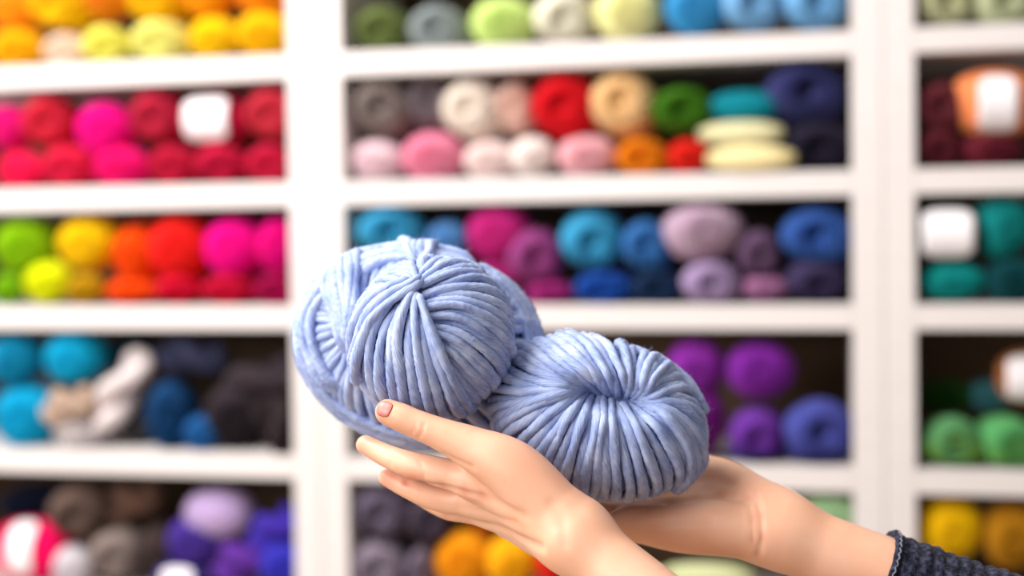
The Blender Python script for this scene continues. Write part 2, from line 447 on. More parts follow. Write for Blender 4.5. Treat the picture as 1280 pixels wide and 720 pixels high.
for (unit, lev, layer), items in S.items():
    items = list(items)
    if unit in (0, 1, 2):
        order = sorted(range(len(items)), key=lambda i: items[i][1])
        rank = {i: r for r, i in enumerate(order)}
    for i, it in enumerate(items):
        kind, px, py, rx, ry, hexc, cname = it[:7]
        opt = dict(it[7]) if len(it) > 7 else {}
        noun = {'hole': 'yarn ball', 'ball': 'yarn ball', 'hank': 'twisted hank', 'skein': 'skein'}[kind]
        if opt.get('band'): noun = 'banded skein'
        pos = ORD[rank[i]] if rank[i] < len(items) - 1 or len(items) == 1 else 'rightmost'
        row = '' if (unit, lev, 'upper' if layer == 'lower' else 'lower') not in S else layer + ' row, '
        label = f"{cname} {noun}, {pos}, {row}{LEVEL[lev]} of {SIDE[unit]} bookcase"
        group = f"yarn on the {LEVEL[lev]} of the {SIDE[unit]} bookcase"
        if kind in ('hole', 'ball') and 'tilt' not in opt:
            opt['tilt'] = (RNG.uniform(-0.12, 0.12), RNG.uniform(-0.15, 0.15))
        rest = None
        if layer == 'lower' and py + ry * 1.25 > {0: 60, 1: 195, 2: 355, 3: 550, 4: 900}[lev] and not (kind == 'hank' or opt.get('rot')):
            rest = SHELF_TOP[lev + 1]
        if lev == 4: rest = None
        yarn_at(kind, px, py, rx, ry, hexc, label, group, rest=rest, **opt)
#FOREGROUND

# ------------------------------------------------------------------ the three skeins in the hands
def wool_blue():
    mt, nt, b = principled('periwinkle_wool', lin('#A3B4E0'), 0.8, 0.15)
    uv = nt.nodes.new('ShaderNodeUVMap'); uv.uv_map = 'strand'
    mp = nt.nodes.new('ShaderNodeMapping'); mp.inputs['Scale'].default_value = (1, 1, 1)
    nt.links.new(uv.outputs[0], mp.inputs[0])
    n = nt.nodes.new('ShaderNodeTexNoise'); n.inputs['Scale'].default_value = 1.0; n.inputs['Detail'].default_value = 4
    nt.links.new(mp.outputs[0], n.inputs['Vector'])
    n2 = noise(nt, 55, 3)
    ad = nt.nodes.new('ShaderNodeMath'); ad.operation = 'ADD'
    nt.links.new(n.outputs[0], ad.inputs[0]); nt.links.new(n2.outputs[0], ad.inputs[1])
    rp = nt.nodes.new('ShaderNodeValToRGB')
    e = rp.color_ramp.elements
    e[0].position = 0.74; e[0].color = (*lin(WOOL[0]), 1)
    e[1].position = 1.28; e[1].color = (*lin(WOOL[2]), 1)
    k = e.new(1.0); k.color = (*lin(WOOL[1]), 1)
    half = nt.nodes.new('ShaderNodeMath'); half.operation = 'MULTIPLY'; half.inputs[1].default_value = 1.0
    nt.links.new(ad.outputs[0], half.inputs[0])
    # the ramp spans 0..1: bring the sum there
    mr = nt.nodes.new('ShaderNodeMapRange'); mr.inputs['From Min'].default_value = 0.0; mr.inputs['From Max'].default_value = 2.0
    nt.links.new(half.outputs[0], mr.inputs['Value'])
    e[0].position = 0.40; e[1].position = 0.62; e[2].position = 0.5 if len(e) > 2 else 0.62
    for i, (pp, cc) in enumerate(((0.36, WOOL[0]), (0.50, WOOL[1]), (0.64, WOOL[2]))):
        e[i].position = pp; e[i].color = (*lin(cc), 1)
    nt.links.new(mr.outputs[0], rp.inputs[0])
    nt.links.new(rp.outputs[0], b.inputs['Base Color'])
    b.inputs['Sheen Weight'].default_value = 0.08
    b.inputs['Sheen Roughness'].default_value = 0.4
    b.inputs['Subsurface Weight'].default_value = 0.04
    b.inputs['Subsurface Radius'].default_value = (0.5, 0.6, 1.0)
    b.inputs['Subsurface Scale'].default_value = 0.003
    add_bump(nt, b, n.outputs[0], 0.45, 0.0014)
    return mt


WOOL = ('#7E90C4', '#A0B0D9', '#C0CCE9')
M_BLUE = wool_blue()
RS = np.random.RandomState(11)


class Body:
    """a squashed ball of yarn: centre and semi axes, tilted in the picture plane by ang"""
    def __init__(s, px, py, d, a, b, c, ang=0.0, sink=0.0, sink_w=0.3, hole=None):
        s.mm = d / F_PX
        s.c0 = fg(px, py, d); s.px, s.py = px, py
        ca, sa = math.cos(ang), math.sin(ang)
        s.ex = AX_R * ca + AX_U * sa
        s.ey = -AX_R * sa + AX_U * ca
        s.ez = -AX_F
        s.ang = ang; s.a, s.b = a, b
        s.A, s.B, s.Cc = a * s.mm, b * s.mm, c
        s.sink, s.sink_w = sink, sink_w
        s.hole = None
        if hole: s.hole = [s.unit(*h) for h in hole]

    def unit(s, px, py):
        dx, dy = px - s.px, s.py - py
        ca, sa = math.cos(s.ang), math.sin(s.ang)
        x, y = (dx * ca + dy * sa) / s.a, (-dx * sa + dy * ca) / s.b
        r = math.hypot(x, y)
        if r > 0.999: x, y, r = x / r * 0.999, y / r * 0.999, 0.999
        return np.array([x, y, math.sqrt(1 - r * r)])

    def world(s, U):
        """unit directions (n,3), possibly lifted, to the place"""
        U = np.asarray(U, float)
        k = np.ones(len(U))
        if s.hole is not None:
            nrm = U / np.linalg.norm(U, axis=1)[:, None]
            h0, h1 = s.hole
            ab = h1 - h0
            t = np.clip(((nrm - h0) @ ab) / (ab @ ab), 0, 1)
            dist = np.linalg.norm(nrm - (h0 + t[:, None] * ab), axis=1)
            k = 1 - s.sink * np.exp(-(dist / s.sink_w) ** 2)
        W = U.copy()
        # the hollow goes inwards along the view axis of the ball
        W[:, 2] *= k
        return s.c0 + W[:, :1] * s.A * s.ex + W[:, 1:2] * s.B * s.ey + W[:, 2:] * s.Cc * s.ez


def smooth_path(P, n, it=3):
    """resample a polyline evenly to n points with a Catmull-Rom curve"""
    P = np.asarray(P, float)
    Q = np.vstack([2 * P[0] - P[1], P, 2 * P[-1] - P[-2]])
    out = []
    for i in range(1, len(Q) - 2):
        p0, p1, p2, p3 = Q[i - 1], Q[i], Q[i + 1], Q[i + 2]
        for t in np.linspace(0, 1, 14, endpoint=False):
            out.append(0.5 * ((2 * p1) + (-p0 + p2) * t + (2 * p0 - 5 * p1 + 4 * p2 - p3) * t * t + (-p0 + 3 * p1 - 3 * p2 + p3) * t ** 3))
    out.append(Q[-2])
    out = np.array(out)
    s = np.r_[0, np.cumsum(np.linalg.norm(np.diff(out, axis=0), axis=1))]
    tt = np.linspace(0, s[-1], n)
    return np.c_[[np.interp(tt, s, out[:, k]) for k in range(out.shape[1])]].T


class Tubes:
    def __init__(s): s.V, s.F, s.UV, s.n = [], [], [], 0

    def add(s, P, rad, sides=10, cap=True, twist=1.0):
        P = np.asarray(P); n = len(P)
        T = np.gradient(P, axis=0); T /= np.linalg.norm(T, axis=1)[:, None] + 1e-12
        N = np.zeros_like(P)
        v = np.cross(T[0], [0.3, 0.5, 0.81]); v /= np.linalg.norm(v)
        for i in range(n):
            v = v - (v @ T[i]) * T[i]; v /= np.linalg.norm(v) + 1e-12
            N[i] = v
        Bn = np.cross(T, N)
        L = np.r_[0, np.cumsum(np.linalg.norm(np.diff(P, axis=0), axis=1))]
        th = np.linspace(0, 2 * np.pi, sides, endpoint=False)
        ph = RS.rand() * 6.28
        r = np.asarray(rad) * np.ones(n)
        tw = L / 0.0042 * twist
        R = r[:, None] * (1 + 0.085 * np.cos(2 * (th[None] - 0.25 * tw[:, None]) + ph) + 0.035 * np.sin(5 * th[None] + tw[:, None] + ph))
        R *= 1 + 0.05 * RS.randn(n, sides)
        X = P[:, None] + R[..., None] * (np.cos(th)[None, :, None] * N[:, None] + np.sin(th)[None, :, None] * Bn[:, None])
        s.V.append(X.reshape(-1, 3))
        i = np.arange(n - 1)[:, None]; j = np.arange(sides)[None]
        j2 = (j + 1) % sides
        q = np.stack([i * sides + j + 0 * j2, i * sides + j2, (i + 1) * sides + j2, (i + 1) * sides + j + 0 * j2], -1).reshape(-1, 4) + s.n
        s.F.append(q)
        off = RS.rand() * 50
        u = np.repeat((L / 0.012 + off)[:, None], sides, 1) + 0 * th[None]
        # fibres run nearly along the strand, slowly twisting round it
        vv = (th[None] + 0.35 * tw[:, None])
        uu = np.stack([u, 6 * np.cos(vv) * 0 + 3.2 * vv], -1).reshape(-1, 2)
        s.UV.append(uu)
        s.n += n * sides

    def build(s, name, mat, parent=None):
        V = np.vstack(s.V); Fq = np.vstack(s.F); UV = np.vstack(s.UV)
        me = bpy.data.meshes.new(name)
        me.vertices.add(len(V)); me.vertices.foreach_set('co', V.ravel())
        me.loops.add(Fq.size); me.loops.foreach_set('vertex_index', Fq.ravel().astype(np.int32))
        me.polygons.add(len(Fq))
        me.polygons.foreach_set('loop_start', (np.arange(len(Fq)) * 4).astype(np.int32))
        me.polygons.foreach_set('loop_total', np.full(len(Fq), 4, np.int32))
        me.update(calc_edges=True); me.validate()
        uvl = me.uv_layers.new(name='strand')
        uvl.data.foreach_set('uv', UV[Fq.ravel()].ravel())
        me.polygons.foreach_set('use_smooth', [True] * len(me.polygons))
        me.materials.append(mat)
        o = bpy.data.objects.new(name, me); COL.objects.link(o)
        if parent: o.parent = parent; o.matrix_parent_inverse = Matrix.Translation(-Vector(parent.location))
        return o


R_STRAND = 0.0040
DIVE = (0.0, 0.15, 0.04, 0.19, 0.08)


def to_back(Uend, n=18, stop=0.86, swirl=0.5):
    """carry a path over the rim to the back of the ball"""
    bp = np.array([0.15, -0.05, -0.98]); bp /= np.linalg.norm(bp)
    u = Uend / np.linalg.norm(Uend)
    om = math.acos(np.clip(u @ bp, -1, 1))
    out = []
    for t in np.linspace(0, stop, n)[1:]:
        a = (math.sin((1 - t) * om) * u + math.sin(t * om) * bp) / math.sin(om)
        out.append(a / np.linalg.norm(a))
    return out


def fan(body, guides, per, tubes, closed=False, lift=0.0, back=True, jitter=0.009, r=R_STRAND, heads=None, nseg=110):
    """strands laid side by side between neighbouring guide paths (pixel polylines on the body's front)"""
    G = []
    for g in guides:
        U = np.array([body.unit(*p) for p in g])
        U = smooth_path(U, 26); U /= np.linalg.norm(U, axis=1)[:, None]
        if back: U = np.vstack([U, to_back(U[-1])])
        G.append(U)
    m_ = len(G)
    cnt = 0
    for i in range(m_ if closed else m_ - 1):
        a, b = G[i], G[(i + 1) % m_]
        k = per if isinstance(per, int) else per[i]
        for q in range(k + (0 if closed or i < m_ - 2 else 1)):
            w = (q + RS.uniform(-0.12, 0.12)) / k
            U = a * (1 - w) + b * w
            U /= np.linalg.norm(U, axis=1)[:, None]
            n = len(U)
            low = smooth_path(RS.randn(7, 3), n) * jitter
            low[:2] *= 0.3
            lf = 1 + lift + RS.uniform(-0.014, 0.02) + 0.012 * np.sin(np.linspace(0, RS.uniform(4, 9), n) + RS.rand() * 6)
            U = (U + low)
            # towards the meeting point some strands dive under their neighbours
            dive = DIVE[cnt % len(DIVE)]; cnt += 1
            x = np.linspace(0, 1, n)
            lf = lf - dive * np.clip(1 - x / (0.38 if back else 0.2), 0, 1) ** 1.3
            if not back:
                lf = lf - (lift + 0.07) * (np.clip(1 - x / 0.13, 0, 1) ** 1.5 + np.clip(1 - (1 - x) / 0.13, 0, 1) ** 1.5)
            U = U / np.linalg.norm(U, axis=1)[:, None] * lf[:, None]
            P = smooth_path(body.world(U), nseg)
            rr = r * RS.uniform(0.93, 1.1) * (1 + 0.05 * np.interp(np.linspace(0, 1, nseg), np.linspace(0, 1, 16), RS.randn(16)))
            rr *= 1 - 0.34 * np.clip(1 - np.linspace(0, 1, nseg) / 0.40, 0, 1) * (1 if back else 0)
            rr[0] *= 0.2; rr[-1] *= 0.2; rr[1] *= 0.7; rr[-2] *= 0.7
            tubes.add(P, rr)


def core_mesh(body, scale, parent):
    n, m_ = 40, 64
    U = []
    for i in range(n):
        a = math.pi * (i + 0.02) / (n - 1 + 0.04)
        for j in range(m_):
            t = 2 * math.pi * j / m_
            U.append((math.sin(a) * math.cos(t), math.sin(a) * math.sin(t), math.cos(a)))
    V = body.world(np.array(U) * scale)
    Fc = [(i * m_ + j, (i + 1) * m_ + j, (i + 1) * m_ + (j + 1) % m_, i * m_ + (j + 1) % m_) for i in range(n - 1) for j in range(m_)]
    Fc += [tuple(range(m_)), tuple(reversed(range((n - 1) * m_, n * m_)))]
    o = mesh_obj('inner_winding', V - np.array(parent.location), Fc, M_CORE, parent)
    return o


def fuzz(tubes, parent, count):
    V = np.vstack(tubes.V)
    cen = V.mean(0)
    idx = RS.randint(0, len(V), count)
    T2 = Tubes()
    for i in idx:
        p = V[i]; nrm = p - cen; nrm /= np.linalg.norm(nrm)
        d = nrm * 0.8 + RS.randn(3) * 0.6; d /= np.linalg.norm(d)
        e = np.cross(d, RS.randn(3)); e /= np.linalg.norm(e)
        L = RS.uniform(0.0018, 0.0052)
        t = np.linspace(0, 1, 4)[:, None]
        P = p + d * L * t + e * L * 0.5 * t * t
        T2.add(P, 0.00007, sides=3)
    o = T2.build('fuzz', M_BLUE, parent); o['kind'] = 'stuff'; o['label'] = 'fine blue fuzz'
    return o


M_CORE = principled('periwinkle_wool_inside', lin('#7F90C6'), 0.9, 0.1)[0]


def skein(label, body, build, core=0.93, hairs=4500):
    root = empty('yarn_skein', tuple(body.c0))
    tag(root, label, 'yarn', 'three blue skeins held in the hands')
    t = Tubes(); build(t)
    t.build('wound_strands', M_BLUE, root)
    core_mesh(body, core, root)
    fuzz(t, root, hairs)
    return root


B_A = Body(542, 420, 1.020, 97, 95, 0.050)
B_B = Body(528, 433, 1.098, 148, 115, 0.046, ang=-math.radians(12))
B_C = Body(746, 521, 1.040, 136, 95, 0.056, ang=-math.radians(18), sink=0.55, sink_w=0.20, hole=[(735, 487), (785, 495)])


def build_C(t):
    g = [
        [(722, 485), (684, 493), (650, 512), (626, 535), (618, 545)],
        [(728, 486), (700, 503), (674, 533), (656, 566), (650, 585)],
        [(735, 488), (716, 515), (702, 552), (694, 590), (695, 612)],
        [(748, 489), (740, 520), (733, 560), (730, 605), (735, 635)],
        [(760, 493), (760, 530), (761, 570), (765, 610), (768, 640)],
        [(769, 497), (780, 530), (791, 570), (800, 600), (808, 635)],
        [(777, 500), (800, 525), (820, 560), (832, 595), (842, 620)],
        [(785, 501), (820, 515), (848, 545), (862, 575), (872, 595)],
        [(792, 498), (835, 500), (865, 524), (880, 550), (892, 560)],
        [(796, 493), (832, 484), (865, 492), (886, 515), (898, 522)],
        [(796, 489), (820, 466), (850, 458), (875, 478), (892, 482)],
        [(793, 487), (803, 460), (822, 442), (848, 445), (872, 440)],
        [(788, 488), (788, 458), (793, 434), (808, 422), (830, 405)],
        [(779, 491), (772, 460), (758, 432), (742, 415), (738, 398)],
        [(765, 491), (748, 463), (724, 437), (698, 420), (690, 405)],
        [(750, 488), (726, 468), (696, 449), (664, 430), (650, 420)],
        [(738, 486), (704, 474), (668, 460), (636, 447), (620, 440)],
        [(728, 485), (690, 480), (650, 476), (618, 468), (604, 465)],
        [(722, 484), (682, 486), (642, 494), (612, 502), (598, 505)],
    ]
    per = [3, 3, 3, 3, 2, 2, 3, 3, 3, 3, 3, 2, 2, 3, 3, 3, 2, 2, 3]
    fan(B_C, g, per, t, closed=True)
    # a few strands that cross over the others at the upper right and lower right
    fan(B_C, [[(792, 492), (800, 462), (826, 436), (856, 452), (880, 478)], [(797, 492), (818, 470), (846, 460), (868, 482), (886, 512)]], 3, t, lift=0.045)
    fan(B_C, [[(782, 497), (815, 508), (842, 540), (852, 580), (846, 610)], [(790, 497), (838, 508), (868, 540), (870, 575), (868, 592)]], 3, t, lift=0.04)


def build_A(t):
    g = [
        [(524, 350), (534, 334), (552, 322), (570, 310)],
        [(526, 353), (552, 334), (585, 324), (612, 320)],
        [(527, 357), (563, 338), (602, 336), (632, 352), (648, 356)],
        [(528, 363), (570, 350), (610, 354), (638, 378), (652, 384)],
        [(530, 372), (572, 364), (612, 374), (640, 400), (655, 408)],
        [(533, 385), (572, 381), (610, 396), (636, 425), (652, 436)],
        [(537, 397), (572, 400), (604, 420), (628, 448), (644, 462)],
        [(543, 412), (574, 423), (600, 445), (618, 470), (634, 488)],
        [(548, 430), (570, 446), (590, 468), (602, 490), (616, 510)],
        [(553, 450), (568, 468), (580, 490), (588, 506), (600, 526)],
        [(545, 455), (556, 480), (564, 500), (570, 515), (574, 530)],
        [(520, 440), (525, 470), (530, 495), (533, 515), (535, 530)],
        [(490, 430), (490, 460), (492, 490), (500, 510), (503, 530)],
        [(475, 420), (465, 450), (462, 475), (468, 495), (462, 515)],
        [(470, 405), (455, 425), (446, 445), (444, 460), (440, 480)],
        [(500, 362), (480, 368), (462, 382), (448, 400), (434, 415)],
        [(518, 356), (492, 358), (466, 368), (450, 385), (436, 395)],
        [(520, 353), (495, 347), (470, 350), (454, 364), (442, 366)],
        [(522, 351), (505, 338), (484, 334), (464, 342), (450, 340)],
        [(523, 350), (512, 336), (498, 328), (486, 324), (474, 316)],
        [(524, 350), (520, 338), (514, 328), (510, 318)],
    ]
    per = [2, 2, 2, 2, 2, 3, 2, 3, 2, 2, 2, 3, 3, 3, 2, 2, 2, 2, 2, 2, 2]
    fan(B_A, g, per, t, closed=True)
    # the broad strap of strands that comes down over the front
    fan(B_A, [
        [(519, 354), (482, 372), (458, 400), (449, 450), (458, 500), (470, 530)],
        [(521, 357), (495, 380), (476, 412), (473, 462), (486, 508), (492, 535)],
        [(523, 360), (508, 390), (498, 422), (500, 470), (513, 515), (518, 535)],
        [(525, 363), (518, 395), (516, 430), (522, 475), (538, 515), (543, 535)],
        [(527, 366), (531, 398), (538, 432), (548, 478), (562, 515), (570, 530)],
        [(529, 370), (543, 400), (556, 432), (572, 472), (588, 508), (600, 525)],
    ], [2, 2, 2, 2, 2], t, lift=0.075)
    fan(B_A, [[(532, 352), (515, 362), (490, 375), (468, 398), (458, 430), (452, 460)], [(534, 356), (520, 366), (500, 380), (480, 402), (468, 432), (460, 465)]], 2, t, lift=0.12)


def build_B(t):
    g = [
        [(452, 396), (446, 372), (440, 350), (436, 318)],
        [(455, 395), (462, 365), (475, 335), (480, 300)],
        [(458, 395), (480, 360), (508, 330), (518, 296)],
        [(460, 396), (510, 370), (560, 340), (585, 305)],
        [(462, 398), (540, 385), (620, 365), (655, 350)],
        [(462, 402), (540, 412), (620, 410), (690, 415)],
        [(460, 405), (520, 450), (600, 480), (650, 520)],
        [(458, 408), (480, 470), (520, 520), (545, 565)],
        [(455, 408), (450, 460), (455, 510), (465, 560)],
        [(452, 408), (430, 450), (415, 490), (405, 530)],
        [(450, 405), (420, 425), (395, 450), (372, 475)],
        [(448, 402), (420, 405), (395, 408), (360, 420)],
        [(449, 399), (425, 385), (400, 374), (376, 362)],
    ]
    fan(B_B, g, [3, 3, 4, 5, 5, 5, 5, 4, 4, 4, 4, 4, 3], t, closed=True)
    fan(B_B, [[(445, 322), (405, 348), (376, 385), (368, 425), (380, 465), (402, 505)],
              [(436, 340), (408, 362), (390, 390), (386, 425), (397, 460), (416, 495)],
              [(440, 356), (415, 374), (402, 398), (404, 428), (416, 458), (434, 485)]], [3, 3], t, lift=0.06, back=False)
    fan(B_B, [[(372, 440), (390, 492), (428, 532), (488, 556), (560, 562)], [(400, 452), (420, 490), (456, 515), (508, 532), (570, 532)]], 7, t, lift=0.05, back=False)
    fan(B_B, [[(430, 338), (468, 308), (520, 298), (562, 306), (604, 322)], [(442, 362), (472, 338), (512, 330), (550, 334), (600, 350)]], 6, t, lift=0.06, back=False)
    fan(B_B, [[(590, 318), (645, 358), (682, 402), (684, 445)], [(598, 350), (632, 372), (652, 402), (655, 445)]], 6, t, lift=0.03, back=False)
    fan(B_B, [[(428, 330), (424, 362), (436, 398), (446, 440)], [(456, 322), (458, 350), (458, 388), (454, 430)]], 5, t, lift=0.11, back=False)
    fan(B_B, [[(492, 300), (508, 314), (518, 332), (521, 352)], [(534, 300), (541, 315), (536, 332), (528, 352)]], 4, t, lift=0.12, back=False)


skein('round periwinkle blue ball of chunky wool under the thumb, its strands meeting at the top', B_A, build_A)
skein('periwinkle blue skein behind the thumb-held ball, showing at its left, top and right', B_B, build_B)
skein('oval periwinkle blue ball of chunky wool at the right with a slit-shaped hollow', B_C, build_C)


# ------------------------------------------------------------------ the person: arms and hands as one smooth skin
def seg_d(P, a, b, ra, rb):
    ab = b - a
    t = np.clip(((P - a) @ ab) / (ab @ ab), 0, 1)
    return np.linalg.norm(P - (a + t[:, None] * ab), axis=1) - (ra + (rb - ra) * t)


def smin(a, b, k):
    h = np.clip(0.5 + 0.5 * (b - a) / k, 0, 1)
    return b * (1 - h) + a * h - k * h * (1 - h)


def chain(P, pts, k=None, sub=8):
    """round tube through pts = (point, radius), bending smoothly at the joints"""
    Q = np.array([[*p, r] for p, r in pts])
    if len(Q) > 2: Q = smooth_path(Q, (len(Q) - 1) * sub + 1)
    d = None
    for p, q in zip(Q[:-1], Q[1:]):
        s = seg_d(P, p[:3], q[:3], p[3], q[3])
        d = s if d is None else np.minimum(d, s)
    return d


def K(*pts):
    return [(fg(x, y, d), r / 1000) for x, y, d, r in pts]


def on_skin(f, x, y, d0=0.90):
    """the point of the skin met by the view ray through x, y"""
    d = d0
    for _ in range(60):
        s = float(f(fg(x, y, d)[None])[0])
        if abs(s) < 1e-4 or d > 1.25: break
        d += s * 0.9
    return fg(x, y, d)


def groove(P, W, depth, w):
    d = None
    for a, b in zip(W[:-1], W[1:]):
        s = seg_d(P, a, b, 0, 0)
        d = s if d is None else np.minimum(d, s)
    return depth * np.exp(-(d / w) ** 2)


def surface_nets(f, lo, hi, h):
    lo, hi = np.array(lo), np.array(hi)
    n = np.ceil((hi - lo) / h).astype(int) + 1
    c = 5
    nc = np.ceil(n / c).astype(int) + 1
    g = np.stack(np.meshgrid(*[lo[i] + np.arange(nc[i]) * h * c for i in range(3)], indexing='ij'), -1)
    Dc = f(g.reshape(-1, 3)).reshape(nc)
    near = np.abs(Dc) < h * c * 1.9
    D = np.repeat(np.repeat(np.repeat(Dc, c, 0), c, 1), c, 2)
    M = np.repeat(np.repeat(np.repeat(near, c, 0), c, 1), c, 2)
    # blocks are centred on the coarse points
    sh = c // 2
    D = np.roll(D, -sh, (0, 1, 2))[:n[0], :n[1], :n[2]]; M = np.roll(M, -sh, (0, 1, 2))[:n[0], :n[1], :n[2]]
    n = np.array(D.shape)
    idx = np.argwhere(M)
    for s in range(0, len(idx), 400000):
        q = idx[s:s + 400000]
        D[q[:, 0], q[:, 1], q[:, 2]] = f(lo + q * h)
    S = D < 0
    acc = np.zeros((*(n - 1), 3), np.float32); cnt = np.zeros(n - 1, np.float32)
    corners = [(i, j, k) for i in (0, 1) for j in (0, 1) for k in (0, 1)]
    def sub(A, o): return A[o[0]:n[0] - 1 + o[0], o[1]:n[1] - 1 + o[1], o[2]:n[2] - 1 + o[2]]
    for ci in corners:
        for ax in range(3):
            if ci[ax]: continue
            cj = list(ci); cj[ax] = 1
            a, b = sub(D, ci), sub(D, cj)
            x = (a < 0) != (b < 0)
            t = np.where(x, a / np.where(x, a - b, 1), 0)
            for k in range(3):
                acc[..., k] += np.where(x, ci[k] + (t if k == ax else 0), 0)
            cnt += x
    act = cnt > 0
    vid = np.full(n - 1, -1, np.int64); vid[act] = np.arange(act.sum())
    cell = np.argwhere(act)
    V = lo + (cell + acc[act] / cnt[act][:, None]) * h
    Fq = []
    for ax in range(3):
        b, c2 = (ax + 1) % 3, (ax + 2) % 3
        sl = [slice(1, n[i] - 1) for i in range(3)]; sl[ax] = slice(0, n[ax] - 1)
        s0 = S[tuple(sl)]
        sl2 = list(sl); sl2[ax] = slice(1, n[ax]); s1 = S[tuple(sl2)]
        e = np.argwhere(s0 != s1)
        flip = s0[tuple(e.T)]
        off = np.array([1 if i != ax else 0 for i in range(3)])
        e = e + off
        def v(db, dc):
            q = e.copy(); q[:, b] -= db; q[:, c2] -= dc
            return vid[q[:, 0], q[:, 1], q[:, 2]]
        quad = np.stack([v(1, 1), v(0, 1), v(0, 0), v(1, 0)], -1)
        quad[~flip] = quad[~flip][:, ::-1]
        Fq.append(quad)
    Fq = np.vstack(Fq); Fq = Fq[(Fq >= 0).all(1)]
    for _ in range(3):
        d = f(V); e = h * 0.4
        G = np.stack([(f(V + np.eye(3)[k] * e) - f(V - np.eye(3)[k] * e)) / (2 * e) for k in range(3)], -1)
        st = (d / (np.sum(G * G, 1) + 1e-6))[:, None] * G
        ln = np.linalg.norm(st, axis=1)[:, None]
        V = V - st * np.minimum(1, h / (ln + 1e-9)) * 0.9
    return V, Fq


# --- left hand (the near one): thumb over the ball, fingers under it
near_fore = K((716, 667, 0.955, 21.0), (775, 718, 0.940, 22.5), (860, 794, 0.922, 27), (960, 884, 0.91, 34), (1075, 985, 0.90, 40))
N_THUMB = K((485, 515, 0.9795, 8.9), (502, 522, 0.976, 9.8), (520, 530, 0.974, 9.9), (552, 543, 0.970, 11.2), (592, 561, 0.968, 15), (642, 588, 0.963, 20), (694, 640, 0.957, 21))
N_INDEX = K((457, 556, 1.018, 6.8), (482, 569, 1.008, 8.0), (510, 580, 0.998, 9.3), (545, 589, 0.990, 10.3), (592, 600, 0.985, 11.8))
N_MID = K((484, 597, 1.024, 6.3), (507, 608, 1.016, 7.6), (536, 620, 1.010, 8.8), (565, 626, 1.006, 9.6), (602, 626, 1.000, 10.8))
N_RING = K((505, 592, 1.076, 6.4), (522, 614, 1.064, 7.8), (556, 633, 1.038, 8.8), (582, 637, 1.026, 9.6), (615, 640, 1.012, 10.5))
N_PINK = K((550, 595, 1.092, 5.8), (568, 618, 1.084, 6.6), (592, 638, 1.060, 7.6), (612, 645, 1.045, 8.5), (638, 655, 1.022, 9.5))
N_PALM = [K((592, 600, 0.985, 12), (650, 626, 0.972, 15), (716, 668, 0.957, 20)),
          K((602, 626, 1.000, 11), (660, 648, 0.982, 14), (716, 668, 0.957, 20)),
          K((612, 638, 1.012, 10.5), (665, 662, 0.990, 13), (716, 670, 0.957, 20)),
          K((634, 650, 1.022, 10), (675, 668, 0.995, 13), (716, 672, 0.957, 19)),
          K((620, 595, 0.985, 14), (670, 635, 0.972, 18), (716, 668, 0.957, 20))]


def f_near(P):
    d = None
    for c in N_PALM:
        s = chain(P, c, 0.008)
        d = s if d is None else smin(d, s, 0.012)
    d = smin(d, chain(P, near_fore, sub=3), 0.014)
    fing = chain(P, N_INDEX, 0.005)
    for c in (N_MID, N_RING, N_PINK):
        fing = smin(fing, chain(P, c, 0.005), 0.0018)
    d = smin(d, fing, 0.009)
    d = smin(d, chain(P, N_THUMB, 0.006), 0.0055)
    # knuckle creases on the thumb, the lines between the fingers' roots, hollows beside the tendons
    for pts, dp, w in NEAR_GROOVES:
        d = d + groove(P, pts, dp, w)
    return d


NEAR_GROOVES = []
_ng = [
    ([(522, 548), (528, 540), (530, 530)], 0.0007, 0.0012),
    ([(514, 543), (519, 536), (520, 529)], 0.0005, 0.0011),
    ([(508, 602), (530, 604), (552, 608), (580, 615), (604, 622)], 0.0020, 0.0022),
    ([(604, 622), (630, 632), (655, 644)], 0.0012, 0.004),
    ([(560, 644), (600, 654), (640, 667), (676, 684)], 0.0022, 0.0036),
    ([(575, 634), (610, 642), (645, 654)], 0.0008, 0.003),
    ([(556, 568), (572, 576), (590, 584)], 0.0012, 0.0022),
    ([(525, 577), (530, 590), (530, 600)], 0.0005, 0.0013),
    ([(488, 562), (490, 572), (488, 582)], 0.0004, 0.0012),
    ([(690, 630), (704, 650), (706, 680)], 0.0006, 0.004),
]
_ng = [([on_skin(f_near, *p) for p in pts], dp, w) for pts, dp, w in _ng]
NEAR_CREASE = _ng[2][0]
NEAR_GROOVES += _ng

# --- right hand (the far one): palm up beneath the oval ball
far_fore = K((975, 664, 1.040, 24), (1040, 692, 1.035, 26), (1120, 726, 1.030, 29), (1240, 776, 1.025, 36), (1370, 830, 1.02, 42))
F_PALM = [K((790, 654, 1.052, 13), (850, 660, 1.045, 18), (910, 660, 1.040, 21), (975, 664, 1.040, 24)),
          K((785, 648, 1.070, 12), (860, 645, 1.062, 16), (975, 662, 1.045, 24)),
          K((782, 640, 1.090, 12), (860, 628, 1.082, 15), (970, 655, 1.052, 23)),
          K((870, 588, 1.110, 13), (905, 602, 1.082, 17), (945, 636, 1.055, 23)),
          K((785, 632, 1.108, 11), (870, 610, 1.100, 14), (960, 648, 1.055, 22))]
F_FINGERS = [K((790, 654, 1.052, 10), (750, 655, 1.045, 8), (722, 648, 1.040, 7), (702, 640, 1.040, 6.4)),
             K((785, 648, 1.070, 11), (735, 640, 1.068, 9), (700, 628, 1.062, 8), (675, 615, 1.060, 7)),
             K((782, 640, 1.090, 11), (728, 628, 1.092, 9.2), (690, 612, 1.090, 8.2), (664, 598, 1.088, 7)),
             K((785, 632, 1.108, 10.5), (732, 616, 1.114, 9), (698, 598, 1.114, 8), (675, 582, 1.112, 7)),
             K((870, 588, 1.110, 13), (838, 560, 1.122, 11), (815, 532, 1.124, 9.8), (800, 508, 1.120, 8.6))]
FAR_GROOVES = []


